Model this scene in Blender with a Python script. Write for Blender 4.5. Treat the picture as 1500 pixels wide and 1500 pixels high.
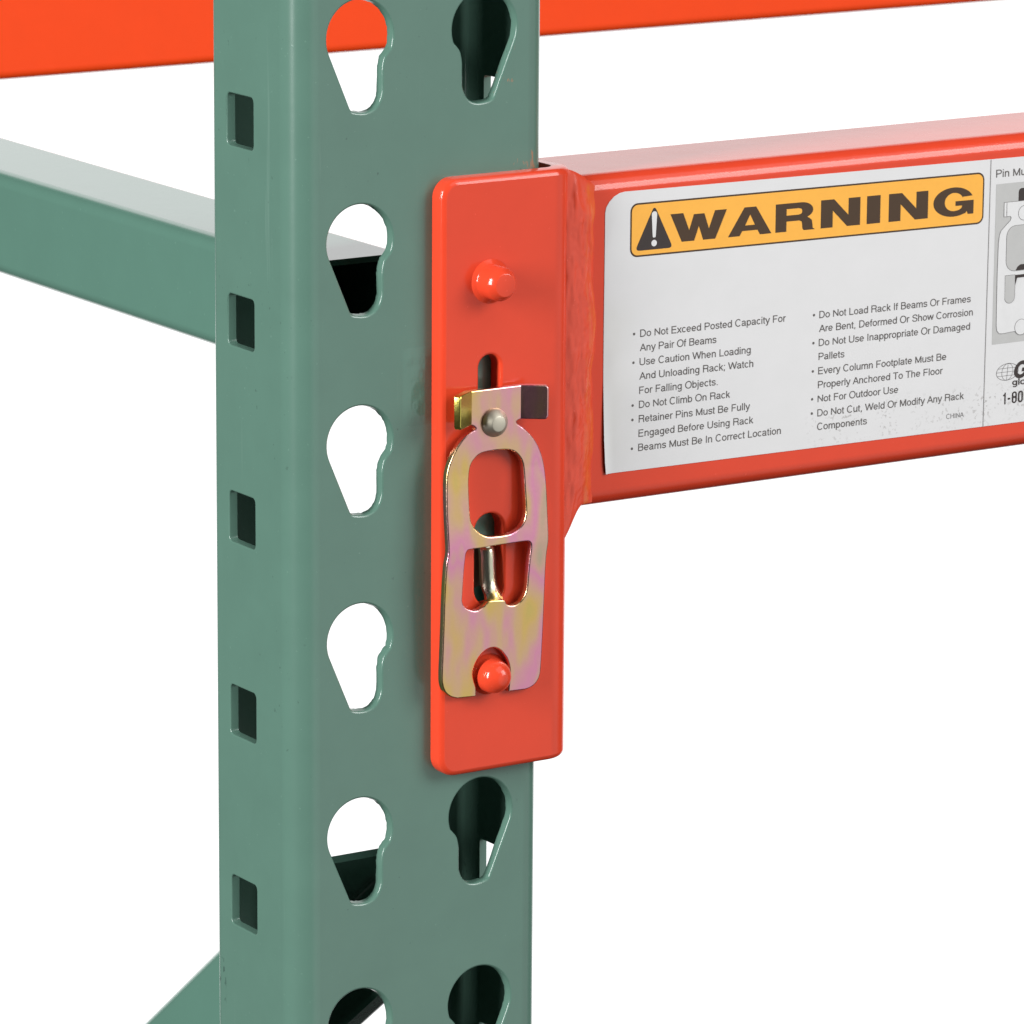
import bpy, bmesh, math, random
from mathutils import Vector, Matrix, noise
from mathutils.geometry import tessellate_polygon

# ------------------------------------------------------------------ scene, camera, light
sc = bpy.context.scene
C = sc.collection
for o in list(bpy.data.objects):
    bpy.data.objects.remove(o)
MM = 0.001
random.seed(7)

cam_d = bpy.data.cameras.new('camera')
cam = bpy.data.objects.new('camera', cam_d)
C.objects.link(cam)
sc.camera = cam
cam_d.sensor_width = 36.0
cam_d.lens = 178.66
cam_d.clip_start = 0.05
cam_d.clip_end = 50.0
RT = Vector((0.84091364, -0.54112844, 0.00665244))
FW = Vector((0.52859217, 0.81867334, -0.22441989))
UP = RT.cross(FW).normalized()
m = Matrix((RT, UP, -FW)).transposed().to_4x4()
m.translation = Vector((-658.398, -1061.957, 151.470)) * MM
cam.matrix_world = m
cam_d.dof.use_dof = True
cam_d.dof.focus_distance = 1.30
cam_d.dof.aperture_fstop = 110.0

world = bpy.data.worlds.new('World')
sc.world = world
world.use_nodes = True
wn, wl = world.node_tree.nodes, world.node_tree.links
wn.clear()
w_out = wn.new('ShaderNodeOutputWorld')
w_bg = wn.new('ShaderNodeBackground')
w_tc = wn.new('ShaderNodeTexCoord')
w_dot = wn.new('ShaderNodeVectorMath'); w_dot.operation = 'DOT_PRODUCT'
ax = Vector((0.54, 0.84, 0.0)).normalized()
w_dot.inputs[1].default_value = ax
w_map = wn.new('ShaderNodeMapRange'); w_map.interpolation_type = 'SMOOTHSTEP'
w_map.inputs['From Min'].default_value = math.cos(math.radians(42))
w_map.inputs['From Max'].default_value = math.cos(math.radians(31))
w_map.inputs['To Min'].default_value = 0.03
w_map.inputs['To Max'].default_value = 1.22
wl.new(w_tc.outputs['Generated'], w_dot.inputs[0])
wl.new(w_dot.outputs['Value'], w_map.inputs['Value'])
# weak white glow added to the world at front right, for clip and paint to reflect
w_dot2 = wn.new('ShaderNodeVectorMath'); w_dot2.operation = 'DOT_PRODUCT'
w_dot2.inputs[1].default_value = Vector((0.60, -0.80, -0.15)).normalized()
w_map2 = wn.new('ShaderNodeMapRange'); w_map2.interpolation_type = 'SMOOTHSTEP'
w_map2.inputs['From Min'].default_value = math.cos(math.radians(48))
w_map2.inputs['From Max'].default_value = math.cos(math.radians(22))
w_map2.inputs['To Min'].default_value = 0.0
w_map2.inputs['To Max'].default_value = 0.75
w_add = wn.new('ShaderNodeMath'); w_add.operation = 'ADD'
wl.new(w_tc.outputs['Generated'], w_dot2.inputs[0])
wl.new(w_dot2.outputs['Value'], w_map2.inputs['Value'])
wl.new(w_map.outputs['Result'], w_add.inputs[0])
wl.new(w_map2.outputs['Result'], w_add.inputs[1])
wl.new(w_add.outputs[0], w_bg.inputs['Strength'])
w_bg.inputs['Color'].default_value = (1, 1, 1, 1)
wl.new(w_bg.outputs['Background'], w_out.inputs['Surface'])

TARGET = Vector((30, 0, -110)) * MM
def softbox(name, d, dist, sx, sy, power, col=(1, 1, 1)):
    ld = bpy.data.lights.new(name, 'AREA')
    ld.shape = 'RECTANGLE'; ld.size = sx; ld.size_y = sy
    ld.energy = power; ld.color = col
    lo = bpy.data.objects.new(name, ld)
    C.objects.link(lo)
    d = Vector(d).normalized()
    lo.location = TARGET + d * dist
    lo.rotation_euler = (-d).to_track_quat('-Z', 'Y').to_euler()
    return lo
softbox('softbox_right', (0.78, -0.85, 0.52), 3.0, 1.4, 1.4, 55.0)
softbox('softbox_top', (0.42, -0.75, 1.0), 3.0, 2.6, 2.0, 27.0)
softbox('softbox_side', (-1.0, -0.18, 0.29), 3.0, 0.5, 1.7, 142.0)

sc.view_settings.view_transform = 'Standard'
sc.view_settings.look = 'None'
sc.view_settings.exposure = 0.0
sc.view_settings.gamma = 1.0
sc.view_settings.use_curve_mapping = False
sc.render.film_transparent = False
sc.render.engine = 'CYCLES'
sc.cycles.use_denoising = True
sc.cycles.max_bounces = 8
sc.cycles.diffuse_bounces = 1
sc.cycles.pixel_filter_type = 'BLACKMAN_HARRIS'

# ------------------------------------------------------------------ materials
def new_mat(name):
    mt = bpy.data.materials.new(name)
    mt.use_nodes = True
    nt = mt.node_tree
    b = nt.nodes['Principled BSDF']
    return mt, nt, b
def nd(nt, t, **kw):
    n = nt.nodes.new(t)
    for k, v in kw.items():
        setattr(n, k, v)
    return n
def tc(nt):
    return nd(nt, 'ShaderNodeTexCoord').outputs['Object']
def noise_n(nt, vec, scale, detail=2.0, rough=0.5, stretch=None):
    if stretch:
        mp = nd(nt, 'ShaderNodeMapping')
        mp.inputs['Scale'].default_value = stretch
        nt.links.new(vec, mp.inputs['Vector'])
        vec = mp.outputs['Vector']
    n = nd(nt, 'ShaderNodeTexNoise')
    n.inputs['Scale'].default_value = scale
    n.inputs['Detail'].default_value = detail
    n.inputs['Roughness'].default_value = rough
    nt.links.new(vec, n.inputs['Vector'])
    return n.outputs['Fac']
def ramp(nt, fac, stops):
    r = nd(nt, 'ShaderNodeValToRGB')
    els = r.color_ramp.elements
    while len(els) < len(stops):
        els.new(0.5)
    for e, (p, c) in zip(els, stops):
        e.position = p
        e.color = (*c, 1) if len(c) == 3 else c
    nt.links.new(fac, r.inputs['Fac'])
    return r.outputs['Color']
def mix(nt, fac, a, b):
    mx = nd(nt, 'ShaderNodeMix', data_type='RGBA')
    for s, v in ((mx.inputs['Factor'], fac), (mx.inputs['A'], a), (mx.inputs['B'], b)):
        if hasattr(v, 'links') or hasattr(v, 'is_linked'):
            nt.links.new(v, s)
        elif isinstance(v, (int, float)):
            s.default_value = v
        else:
            s.default_value = (*v, 1)
    return mx.outputs['Result']
def mixf(nt, a, op, b=None):
    n = nd(nt, 'ShaderNodeMath', operation=op)
    for i, v in enumerate((a, b)):
        if v is None: continue
        if isinstance(v, (int, float)): n.inputs[i].default_value = v
        else: nt.links.new(v, n.inputs[i])
    return n.outputs[0]
def bump(nt, h, strength, dist, b):
    n = nd(nt, 'ShaderNodeBump')
    n.inputs['Strength'].default_value = strength
    n.inputs['Distance'].default_value = dist
    nt.links.new(h, n.inputs['Height'])
    nt.links.new(n.outputs['Normal'], b.inputs['Normal'])

def paint(name, col, var=0.06, rough=0.3, ior=1.5, rub=None, peel=0.10, streak=None):
    mt, nt, b = new_mat(name)
    v = tc(nt)
    f = noise_n(nt, v, 60, 3, 0.6)
    c = mix(nt, f, tuple(x * (1 - var) for x in col), tuple(x * (1 + var) for x in col))
    # tiny nibs of dust under the paint
    nibs = noise_n(nt, v, 900, 1)
    nm = ramp(nt, nibs, [(0.74, (0, 0, 0)), (0.79, (1, 1, 1))])
    c = mix(nt, mixf(nt, nm, 'MULTIPLY', 0.25), c, tuple(min(1, x * 1.5 + 0.05) for x in col))
    if rub:
        sc1 = ramp(nt, noise_n(nt, v, 260, 3, 0.6, (1, 1, 0.05)), [(0.66, (0, 0, 0)), (0.74, (1, 1, 1))])
        sc2 = ramp(nt, noise_n(nt, v, 14, 2, 0.5), [(0.50, (0, 0, 0)), (0.68, (1, 1, 1))])
        c = mix(nt, mixf(nt, mixf(nt, sc1, 'MULTIPLY', sc2), 'MULTIPLY', 0.22), c, (0.20, 0.31, 0.26))
        gr = ramp(nt, noise_n(nt, v, 520, 2, 0.6), [(0.69, (0, 0, 0)), (0.73, (1, 1, 1))])
        c = mix(nt, mixf(nt, mixf(nt, gr, 'MULTIPLY', ramp(nt, noise_n(nt, v, 35, 2, 0.5), [(0.50, (0, 0, 0)), (0.62, (1, 1, 1))])), 'MULTIPLY', 0.45), c, (0.035, 0.06, 0.05))
        ch = box_mask(nt, v, (-38, 35.5, -270), (-35, 41, -258), 1.0)
        cn = ramp(nt, noise_n(nt, v, 380, 2, 0.5), [(0.56, (0, 0, 0)), (0.60, (1, 1, 1))])
        c = mix(nt, mixf(nt, mixf(nt, cn, 'MULTIPLY', ch), 'MULTIPLY', 0.6), c, (0.03, 0.06, 0.05))
        rc, mask = rub(nt, v)
        c = mix(nt, mask, c, rc)
    nt.links.new(c, b.inputs['Base Color'])
    b.inputs['Roughness'].default_value = rough
    b.inputs['IOR'].default_value = ior
    h1 = noise_n(nt, v, 420, 2, 0.5)
    h2 = noise_n(nt, v, 70, 2, 0.5)
    h = mixf(nt, mixf(nt, h1, 'MULTIPLY', 0.25), 'ADD', h2)
    h = mixf(nt, h, 'ADD', mixf(nt, nm, 'MULTIPLY', 0.25))
    if rub:
        sm = box_mask(nt, v, (-5.5, -20, -114), (3.5, 20, -94), 2.5)
        h = mixf(nt, h, 'ADD', mixf(nt, mixf(nt, noise_n(nt, v, 260, 2, 0.5, (1, 1, 0.6)), 'MULTIPLY', sm), 'MULTIPLY', 15.0))
    bump(nt, h, peel, 0.0004, b)
    return mt

def box_mask(nt, v, lo, hi, soft):
    """1 inside an object-space box (metres), soft edges"""
    s = nd(nt, 'ShaderNodeSeparateXYZ'); nt.links.new(v, s.inputs[0])
    out = None
    for i in range(3):
        if lo[i] is None: continue
        for edge, sgn in ((lo[i], 1), (hi[i], -1)):
            d = mixf(nt, mixf(nt, s.outputs[i], 'SUBTRACT', edge * MM), 'MULTIPLY', sgn / (soft * MM))
            n = nd(nt, 'ShaderNodeClamp'); nt.links.new(d, n.inputs[0])
            out = n.outputs[0] if out is None else mixf(nt, out, 'MULTIPLY', n.outputs[0])
    return out

def green_rub(nt, v):
    # orange paint rubbed off the connector: beside the top hole and above the plate's edge
    s1 = box_mask(nt, v, (20.5, -20, -35), (28, 20, -17), 2.5)
    s2 = box_mask(nt, v, (26, -20, -53), (36, 20, -45), 2.5)
    msk = mixf(nt, s1, 'MAXIMUM', s2)
    n = noise_n(nt, v, 420, 3, 0.6, (1, 1, 0.45))
    sp = ramp(nt, n, [(0.60, (0, 0, 0)), (0.68, (1, 1, 1))])
    return (0.55, 0.17, 0.05), mixf(nt, mixf(nt, sp, 'MULTIPLY', msk), 'MULTIPLY', 0.7)

M_GREEN = paint('green_paint', (0.100, 0.196, 0.153), 0.08, 0.22, 1.55, green_rub)
M_GREEN2 = paint('brace_green_paint', (0.105, 0.224, 0.173), 0.05, 0.14, 2.2)
M_ORANGE = paint('orange_paint', (0.72, 0.060, 0.024), 0.06, 0.15, 1.41, None, 0.20)
def rust(nt, v):
    s = box_mask(nt, v, (47.4, None, -152), (53.5, None, -56), 1.6)
    n = noise_n(nt, v, 300, 4, 0.65, (1.2, 1, 0.25))
    return (0.72, 0.17, 0.025), mixf(nt, mixf(nt, ramp(nt, n, [(0.42, (0, 0, 0)), (0.66, (1, 1, 1))]), 'MULTIPLY', s), 'MULTIPLY', 0.6)
M_WELD = paint('painted_weld', (0.74, 0.070, 0.030), 0.10, 0.22, 1.5, rust, 0.25)
M_ORANGE_FAR = paint('orange_red_paint', (0.92, 0.063, 0.004), 0.04, 0.45, 1.3)

def zinc():
    mt, nt, b = new_mat('yellow_zinc_plating')
    v = tc(nt)
    n1 = noise_n(nt, v, 75, 2, 0.5, (1.6, 1, 0.55))
    s = nd(nt, 'ShaderNodeSeparateXYZ'); nt.links.new(v, s.inputs[0])
    gx = mixf(nt, mixf(nt, s.outputs[0], 'SUBTRACT', 0.002), 'MULTIPLY', 1 / 0.032)
    f = mixf(nt, mixf(nt, n1, 'MULTIPLY', 1.5), 'ADD', mixf(nt, gx, 'MULTIPLY', 0.42))
    f = mixf(nt, f, 'SUBTRACT', 0.43)
    wing = box_mask(nt, v, (0, None, -114.2), (10.3, None, -104), 0.3)
    c = ramp(nt, f, [(0.05, (0.58, 0.50, 0.15)), (0.28, (0.70, 0.49, 0.17)), (0.44, (0.69, 0.45, 0.28)),
                     (0.56, (0.71, 0.37, 0.38)), (0.67, (0.73, 0.31, 0.45)), (0.78, (0.67, 0.42, 0.33)), (0.92, (0.45, 0.43, 0.29))])
    c = mix(nt, wing, c, (0.60, 0.52, 0.12))
    tongue = box_mask(nt, v, (15.0, -6.3, -162), (21.2, 2, -144), 0.6)
    c = mix(nt, tongue, c, (0.62, 0.62, 0.47))
    nt.links.new(c, b.inputs['Base Color'])
    b.inputs['Metallic'].default_value = 1.0
    b.inputs['Roughness'].default_value = 0.27
    h = noise_n(nt, v, 700, 3, 0.6)
    sc_ = noise_n(nt, v, 900, 3, 0.7, (1, 1, 0.08))          # fine drawing lines from the strip mill
    bump(nt, mixf(nt, h, 'ADD', mixf(nt, sc_, 'MULTIPLY', 0.6)), 0.20, 0.0003, b)
    return mt
M_ZINC = zinc()
def simple(name, col, rough=0.5, metal=0.0):
    mt, nt, b = new_mat(name)
    v = tc(nt)
    f = noise_n(nt, v, 300, 3, 0.6)
    c = mix(nt, f, tuple(x * 0.94 for x in col), tuple(min(1, x * 1.06) for x in col))
    nt.links.new(c, b.inputs['Base Color'])
    b.inputs['Roughness'].default_value = rough
    b.inputs['Metallic'].default_value = metal
    return mt
M_STUD = simple('dull_galvanised_steel', (0.52, 0.49, 0.40), 0.52, 1.0)
def paper():
    mt, nt, b = new_mat('label_paper')
    v = tc(nt)
    f = noise_n(nt, v, 90, 4, 0.6)
    c = mix(nt, f, (0.70, 0.70, 0.70), (0.75, 0.745, 0.75))
    # scuffed grey flecks low on the right part of the label
    msk = box_mask(nt, v, (118, None, -135), (260, None, -121), 9)
    n = noise_n(nt, v, 900, 2, 0.5)
    n2 = noise_n(nt, v, 160, 2, 0.5)
    fl = mixf(nt, ramp(nt, n, [(0.57, (0, 0, 0)), (0.63, (1, 1, 1))]), 'MULTIPLY', ramp(nt, n2, [(0.42, (0, 0, 0)), (0.56, (1, 1, 1))]))
    c = mix(nt, mixf(nt, mixf(nt, fl, 'MULTIPLY', msk), 'MULTIPLY', 0.75), c, (0.22, 0.20, 0.18))
    # yellowed smudge along the left side
    m2 = box_mask(nt, v, (50, None, -134), (66, None, -84), 8)
    c = mix(nt, mixf(nt, mixf(nt, m2, 'MULTIPLY', noise_n(nt, v, 120, 3, 0.6)), 'MULTIPLY', 0.30), c, (0.60, 0.60, 0.50))
    nt.links.new(c, b.inputs['Base Color'])
    b.inputs['Roughness'].default_value = 0.42
    bump(nt, noise_n(nt, v, 45, 3, 0.5), 0.25, 0.0006, b)
    return mt
M_PAPER = paper()
M_YEL = simple('amber_ink', (0.95, 0.45, 0.05), 0.5)
M_BRN = simple('dark_brown_ink', (0.055, 0.026, 0.008), 0.7)
M_BLK = simple('charcoal_ink', (0.032, 0.022, 0.020), 0.7)
M_TXT = simple('grey_black_ink', (0.105, 0.095, 0.09), 0.6)
M_LINE = simple('thin_grey_ink', (0.20, 0.19, 0.19), 0.6)
M_GREY = simple('grey_ink', (0.50, 0.50, 0.49), 0.55)
M_WHT = simple('white_ink', (0.73, 0.73, 0.73), 0.55)

# ------------------------------------------------------------------ mesh helpers (all in millimetres)
def finish(bm, sharp=35):
    bmesh.ops.recalc_face_normals(bm, faces=bm.faces)
    for f in bm.faces:
        f.smooth = True
    lim = math.radians(sharp)
    for e in bm.edges:
        if len(e.link_faces) == 2 and e.calc_face_angle(0) > lim:
            e.smooth = False
def obj(name, bm, mats, parent=None):
    me = bpy.data.meshes.new(name)
    for v in bm.verts:
        v.co *= MM
    bm.to_mesh(me); bm.free()
    if not isinstance(mats, (list, tuple)): mats = [mats]
    for mt in mats: me.materials.append(mt)
    o = bpy.data.objects.new(name, me)
    C.objects.link(o)
    if parent: o.parent = parent
    return o
def flat_normals(o):
    """keep the flats of a rolled section flat next to its rounded corners"""
    w = o.modifiers.new('weighted_normal', 'WEIGHTED_NORMAL')
    w.keep_sharp = True; w.weight = 100
    return o
def thing(name, label, cat, group=None):
    o = bpy.data.objects.new(name, None)
    C.objects.link(o)
    o['label'] = label; o['category'] = cat; o['kind'] = 'thing'
    if group: o['group'] = group
    return o
def area(p):
    return 0.5 * sum(p[i][0] * p[(i + 1) % len(p)][1] - p[(i + 1) % len(p)][0] * p[i][1] for i in range(len(p)))
def ccw(p):
    return list(p) if area(p) > 0 else list(p)[::-1]
def offset(p, d):
    """move a ccw contour to its left (inwards) by d"""
    n = len(p); out = []
    for i in range(n):
        a, b, c = Vector(p[i - 1]), Vector(p[i]), Vector(p[(i + 1) % n])
        e1 = (b - a); e2 = (c - b)
        n1 = Vector((-e1.y, e1.x)).normalized(); n2 = Vector((-e2.y, e2.x)).normalized()
        s = n1 + n2
        k = max(s.dot(s) / 2, 0.35)
        out.append(tuple(b + s * (d / k)))
    return out
def smooth_closed(pts, per=5):
    """Catmull-Rom through a closed contour"""
    n = len(pts); out = []
    for i in range(n):
        p0, p1, p2, p3 = (Vector(pts[(i + j - 1) % n]) for j in range(4))
        for s in range(per):
            t = s / per
            q = 0.5 * ((2 * p1) + (p2 - p0) * t + (2 * p0 - 5 * p1 + 4 * p2 - p3) * t * t + (3 * p1 - p0 - 3 * p2 + p3) * t ** 3)
            out.append((q.x, q.y))
    return out
def smooth_open(pts, per=4):
    n = len(pts); out = []
    for i in range(n - 1):
        p0 = Vector(pts[max(i - 1, 0)]); p1 = Vector(pts[i]); p2 = Vector(pts[i + 1]); p3 = Vector(pts[min(i + 2, n - 1)])
        for s in range(per):
            t = s / per
            q = 0.5 * ((2 * p1) + (p2 - p0) * t + (2 * p0 - 5 * p1 + 4 * p2 - p3) * t * t + (3 * p1 - p0 - 3 * p2 + p3) * t ** 3)
            out.append((q.x, q.y))
    out.append(tuple(pts[-1]))
    return out
def arc(cx, cy, r, a0, a1, n):
    return [(cx + r * math.cos(math.radians(a0 + (a1 - a0) * i / n)), cy + r * math.sin(math.radians(a0 + (a1 - a0) * i / n))) for i in range(n + 1)]
def rrect(x0, x1, y0, y1, r, n=6, corners=(1, 1, 1, 1)):
    out = []
    for (cx, cy, a), k in zip(((x1 - r, y0 + r, -90), (x1 - r, y1 - r, 0), (x0 + r, y1 - r, 90), (x0 + r, y0 + r, 180)), corners):
        if k: out += arc(cx, cy, r, a, a + 90, n)
        else: out.append((cx + r * (1 if a in (-90, 0) else -1), cy + r * (1 if a in (0, 90) else -1)))
    return out

def fill(bm, contours, d, mat=0):
    """flat tessellated face set at depth d; returns the rings of vertices"""
    rings = [[bm.verts.new((u, d, v)) for u, v in c] for c in contours]
    flat = [v for r in rings for v in r]
    tris = tessellate_polygon([[Vector((u, v, 0)) for u, v in c] for c in contours])
    for t in tris:
        try:
            f = bm.faces.new([flat[i] for i in t]); f.material_index = mat
        except ValueError:
            pass
    return rings
def strip(bm, a, b, mat=0, closed=True):
    n = len(a)
    for i in range(n if closed else n - 1):
        j = (i + 1) % n
        f = bm.faces.new((a[i], a[j], b[j], b[i])); f.material_index = mat
def sheet(bm, outer, holes, t, bev, fmap, cuts=(), outer_wall=True, bev_hole=None, rough_in=0.0, folds=None):
    """sheet metal: outline and openings in (u, v), thickness along d, rounded front rims, bent by fmap"""
    tmp = bmesh.new()
    outer = ccw(outer); holes = [ccw(h) for h in holes]
    bh = bev if bev_hole is None else bev_hole
    nb = 3
    cont0 = [offset(outer, bev) if outer_wall else outer] + [offset(h, -bh) for h in holes]
    front = fill(tmp, cont0, 0.0)
    back_c = [outer]
    for h in holes:
        if rough_in:
            hh = offset(h, rough_in)
            back_c.append([(x + random.uniform(-.5, .5) * rough_in, y + random.uniform(-.5, .5) * rough_in) for x, y in hh])
        else:
            back_c.append(h)
    backr = fill(tmp, back_c, t)
    sharp = set()
    for i, (c, fr, bk) in enumerate(zip([outer] + holes, front, backr)):
        if i == 0 and not outer_wall: continue
        sg = 1 if i == 0 else -1
        bb = bev if i == 0 else bh
        prev = fr
        for k in range(1, nb + 1):
            a = math.pi / 2 * k / nb
            cc = offset(c, sg * bb * (1 - math.sin(a))) if k < nb else c
            ring = [tmp.verts.new((u, bb * (1 - math.cos(a)), v)) for u, v in cc]
            strip(tmp, prev, ring)
            if k == 1:
                sharp |= {frozenset((id(prev[q]), id(prev[(q + 1) % len(prev)]))) for q in range(len(prev))}
            prev = ring
        strip(tmp, prev, bk)
    tmp.edges.ensure_lookup_table()
    for e in tmp.edges:
        if frozenset((id(e.verts[0]), id(e.verts[1]))) in sharp:
            e.smooth = False
    for axis, val in cuts:
        no = (1, 0, 0) if axis == 'u' else (0, 0, 1)
        co = (val, 0, 0) if axis == 'u' else (0, 0, val)
        bmesh.ops.bisect_plane(tmp, geom=tmp.verts[:] + tmp.edges[:] + tmp.faces[:], dist=1e-5, plane_co=co, plane_no=no)
    bmesh.ops.recalc_face_normals(tmp, faces=tmp.faces)
    fold_edges = [e for e in tmp.edges if folds and folds(e.verts[0].co, e.verts[1].co)]
    for v in tmp.verts:
        v.co = fmap(v.co.x, v.co.z, v.co.y)
    for f in tmp.faces: f.smooth = True
    for e in tmp.edges:
        if len(e.link_faces) == 2 and e.calc_face_angle(0) > math.radians(40): e.smooth = False
    for e in fold_edges: e.smooth = False
    me = bpy.data.meshes.new('tmp'); tmp.to_mesh(me); tmp.free()
    bm.from_mesh(me); bpy.data.meshes.remove(me)
def fix_edges(bm):
    for f in bm.faces: f.smooth = True

def quarter(bm, cx, cy, ro, ri, a0, a1, z0, z1, n=14, wob=0.0):
    """bend of a folded sheet: outer and inner cylinder strips standing between z0 and z1"""
    for r in (ro, ri):
        prev = None
        for i in range(n + 1):
            a = math.radians(a0 + (a1 - a0) * i / n)
            p = (cx + r * math.cos(a), cy + r * math.sin(a))
            cur = (bm.verts.new((p[0], p[1], z0)), bm.verts.new((p[0], p[1], z1)))
            if prev:
                q = (prev[0], cur[0], cur[1], prev[1])
                f = bm.faces.new(q if (r == ro) else q[::-1]); f.smooth = True
            prev = cur
def lathe(bm, prof, cx, cz, n=40, mat=0):
    """solid of revolution about an axis along Y; prof = [(radius, y)] from base to tip"""
    prev = None
    for r, y in prof:
        if r < 1e-6:
            tip = bm.verts.new((cx, y, cz))
            for i in range(n):
                bm.faces.new((prev[i], prev[(i + 1) % n], tip)).material_index = mat
            return
        cur = [bm.verts.new((cx + r * math.cos(2 * math.pi * i / n), y, cz + r * math.sin(2 * math.pi * i / n))) for i in range(n)]
        if prev: strip(bm, prev, cur, mat)
        prev = cur
    bm.faces.new(prev).material_index = mat

# ------------------------------------------------------------------ upright frame: post, horizontal brace, diagonal brace
upright = thing('upright_frame', 'green steel upright post with keyhole slots and braces going back', 'rack upright')
PITCH = 50.8
XL, XR, T = -36.8, 37.3, 2.3
RL, RR, RB = 7.0, 6.0, 4.0
YBL, YBR = 42.6, 38.0
Z0, Z1 = -900.0, 700.0
def keyhole(k, mirror=False):
    cz = -15.0 - PITCH * k
    base = -101.6 - 15.0
    low = [(-9.9, -119.8), (-10.75, -121.6), (-11.35, -123.2), (-11.62, -125.0), (-11.62, -130.6), (-12.2, -132.4), (-13.2, -133.9), (-14.6, -134.85), (-16.4, -135.25), (-18.6, -135.1), (-20.0, -134.75), (-20.65, -134.2), (-21.0, -133.5)]
    circ = arc(-18.0, base, 9.45, 203, -19, 44)          # left tangent point, over the top, down the right
    pts = circ + low
    pts = pts[:45] + smooth_open([circ[-1]] + low[1:4], 4)[1:] + smooth_open(low[3:5], 3)[1:] + smooth_open(low[4:], 3)[1:]
    # straight tapered flank back to the circle
    a, b = Vector(pts[-1]), Vector(circ[0])
    pts += [tuple(a.lerp(b, s / 6)) for s in range(1, 6)]
    dz = cz - base
    out = [((0.2 - x) if mirror else x, z + dz) for x, z in pts]
    return out
bm = bmesh.new()
ks = list(range(-13, 17))
holes = [keyhole(k) for k in ks] + [keyhole(k, True) for k in ks]
sheet(bm, [(XL + RL, Z0), (XR - RR, Z0), (XR - RR, Z1), (XL + RL, Z1)], holes, T, 0.3,
      lambda u, v, d: Vector((u, d, v)), outer_wall=False, bev_hole=0.5, rough_in=0.22)
sq = [rrect(20.0, 33.1, -44.3 - PITCH * k, -31.1 - PITCH * k, 1.3, 4) for k in ks]
sheet(bm, [(RL, Z0), (YBL - RB, Z0), (YBL - RB, Z1), (RL, Z1)], sq, T, 0.3,
      lambda u, v, d: Vector((XL + d, u, v)), outer_wall=False, bev_hole=0.35, rough_in=0.10)
sq = [rrect(13.5, 26.6, -44.3 - PITCH * k, -31.1 - PITCH * k, 1.0, 4) for k in ks]
sheet(bm, [(RR, Z0), (YBR - RB, Z0), (YBR - RB, Z1), (RR, Z1)], sq, T, 0.3,
      lambda u, v, d: Vector((XR - d, u, v)), outer_wall=False, bev_hole=0.35)
sheet(bm, [(XL + RB, Z0), (-17.8, Z0), (-17.8, Z1), (XL + RB, Z1)], [], T, 0.4, lambda u, v, d: Vector((u, YBL - d, v)))
sheet(bm, [(17.8, Z0), (XR - RB, Z0), (XR - RB, Z1), (17.8, Z1)], [], T, 0.4, lambda u, v, d: Vector((u, YBR - d, v)))
quarter(bm, XL + RL, RL, RL, RL - T, 180, 270, Z0, Z1)
quarter(bm, XR - RR, RR, RR, RR - T, 270, 360, Z0, Z1)
quarter(bm, XL + RB, YBL - RB, RB, RB - T, 90, 180, Z0, Z1)
quarter(bm, XR - RB, YBR - RB, RB, RB - T, 0, 90, Z0, Z1)
post = obj('post', bm, M_GREEN, upright)
back_post = post.copy(); C.objects.link(back_post)               # the frame's other post, at the back of the rack
back_post.parent = upright
back_post.location = (0, 1119 * MM, 0); back_post.rotation_euler = (0, 0, math.pi)

def brace(p0, axis, up, half_w, height, lip, length, cut_y, name, r=4.0, t=1.6):
    """rolled channel, open underneath with two inward lips; the near end is cut square to the post"""
    bm = bmesh.new()
    axis = Vector(axis).normalized(); up = Vector(up).normalized(); side = Vector((1, 0, 0))
    w = half_w
    def outline(o):
        rr = r - o
        pts = [(-w + lip, -height + o), (-w + r, -height + o)]
        pts = [(-w + lip, -height + o)] + [(x, y) for x, y in arc(-w + r, -height + r, rr, 270, 180, 6)]
        pts += arc(-w + r, -r, rr, 180, 90, 8) + arc(w - r, -r, rr, 90, 0, 8)
        pts += arc(w - r, -height + r, rr, 0, -90, 6) + [(w - lip, -height + o)]
        return pts
    prof = outline(0) + outline(t)[::-1]
    rings = []
    for end in (0, 1):
        ring = []
        for x, h in prof:
            p = Vector(p0) + side * x + up * h
            s = (cut_y - p.y) / axis.y if end == 0 else length
            ring.append(bm.verts.new(p + axis * s))
        rings.append(ring)
    strip(bm, rings[0], rings[1])
    for ring in rings:
        n = len(ring) // 2
        for i in range(n - 1):
            bm.faces.new((ring[i], ring[i + 1], ring[-i - 2], ring[-i - 1]))
    finish(bm, 40)
    return flat_normals(obj(name, bm, M_GREEN2, upright))
brace((0, 32, -76.2), (0, 1, 0), (0, 0, 1), 16.8, 29.5, 16.6, 1050, 32.0, 'horizontal_brace')
dv = Vector((0, 1, -0.782)).normalized()
brace((0, 32, -234.1), dv, Vector((0, 0.782, 1)), 16.8, 31.5, 9.0, 420, 32.0, 'diagonal_brace')

# ------------------------------------------------------------------ beams
def beam_tube(bm, x0, x1, y0, y1, z0, z1, r, t=2.0, n=8):
    prof = rrect(y0, y1, z0, z1, r, n)
    inner = rrect(y0 + t, y1 - t, z0 + t, z1 - t, max(r - t, 0.5), n)
    A = [bm.verts.new((x0, y, z)) for y, z in prof]; B = [bm.verts.new((x1, y, z)) for y, z in prof]
    Ai = [bm.verts.new((x0, y, z)) for y, z in inner]; Bi = [bm.verts.new((x1, y, z)) for y, z in inner]
    strip(bm, A, B); strip(bm, Ai, Bi); strip(bm, A, Ai); strip(bm, B, Bi)
    finish(bm, 40)

beam = thing('shelf_beam', 'orange shelf beam with warning label hooked onto the front of the green post', 'shelf beam', 'orange shelf beams')
bm = bmesh.new()
beam_tube(bm, 44.0, 2380, 0.0, 36.3, -141.6, -55.0, 4.6)
flat_normals(obj('tube', bm, M_ORANGE, beam))

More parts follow.
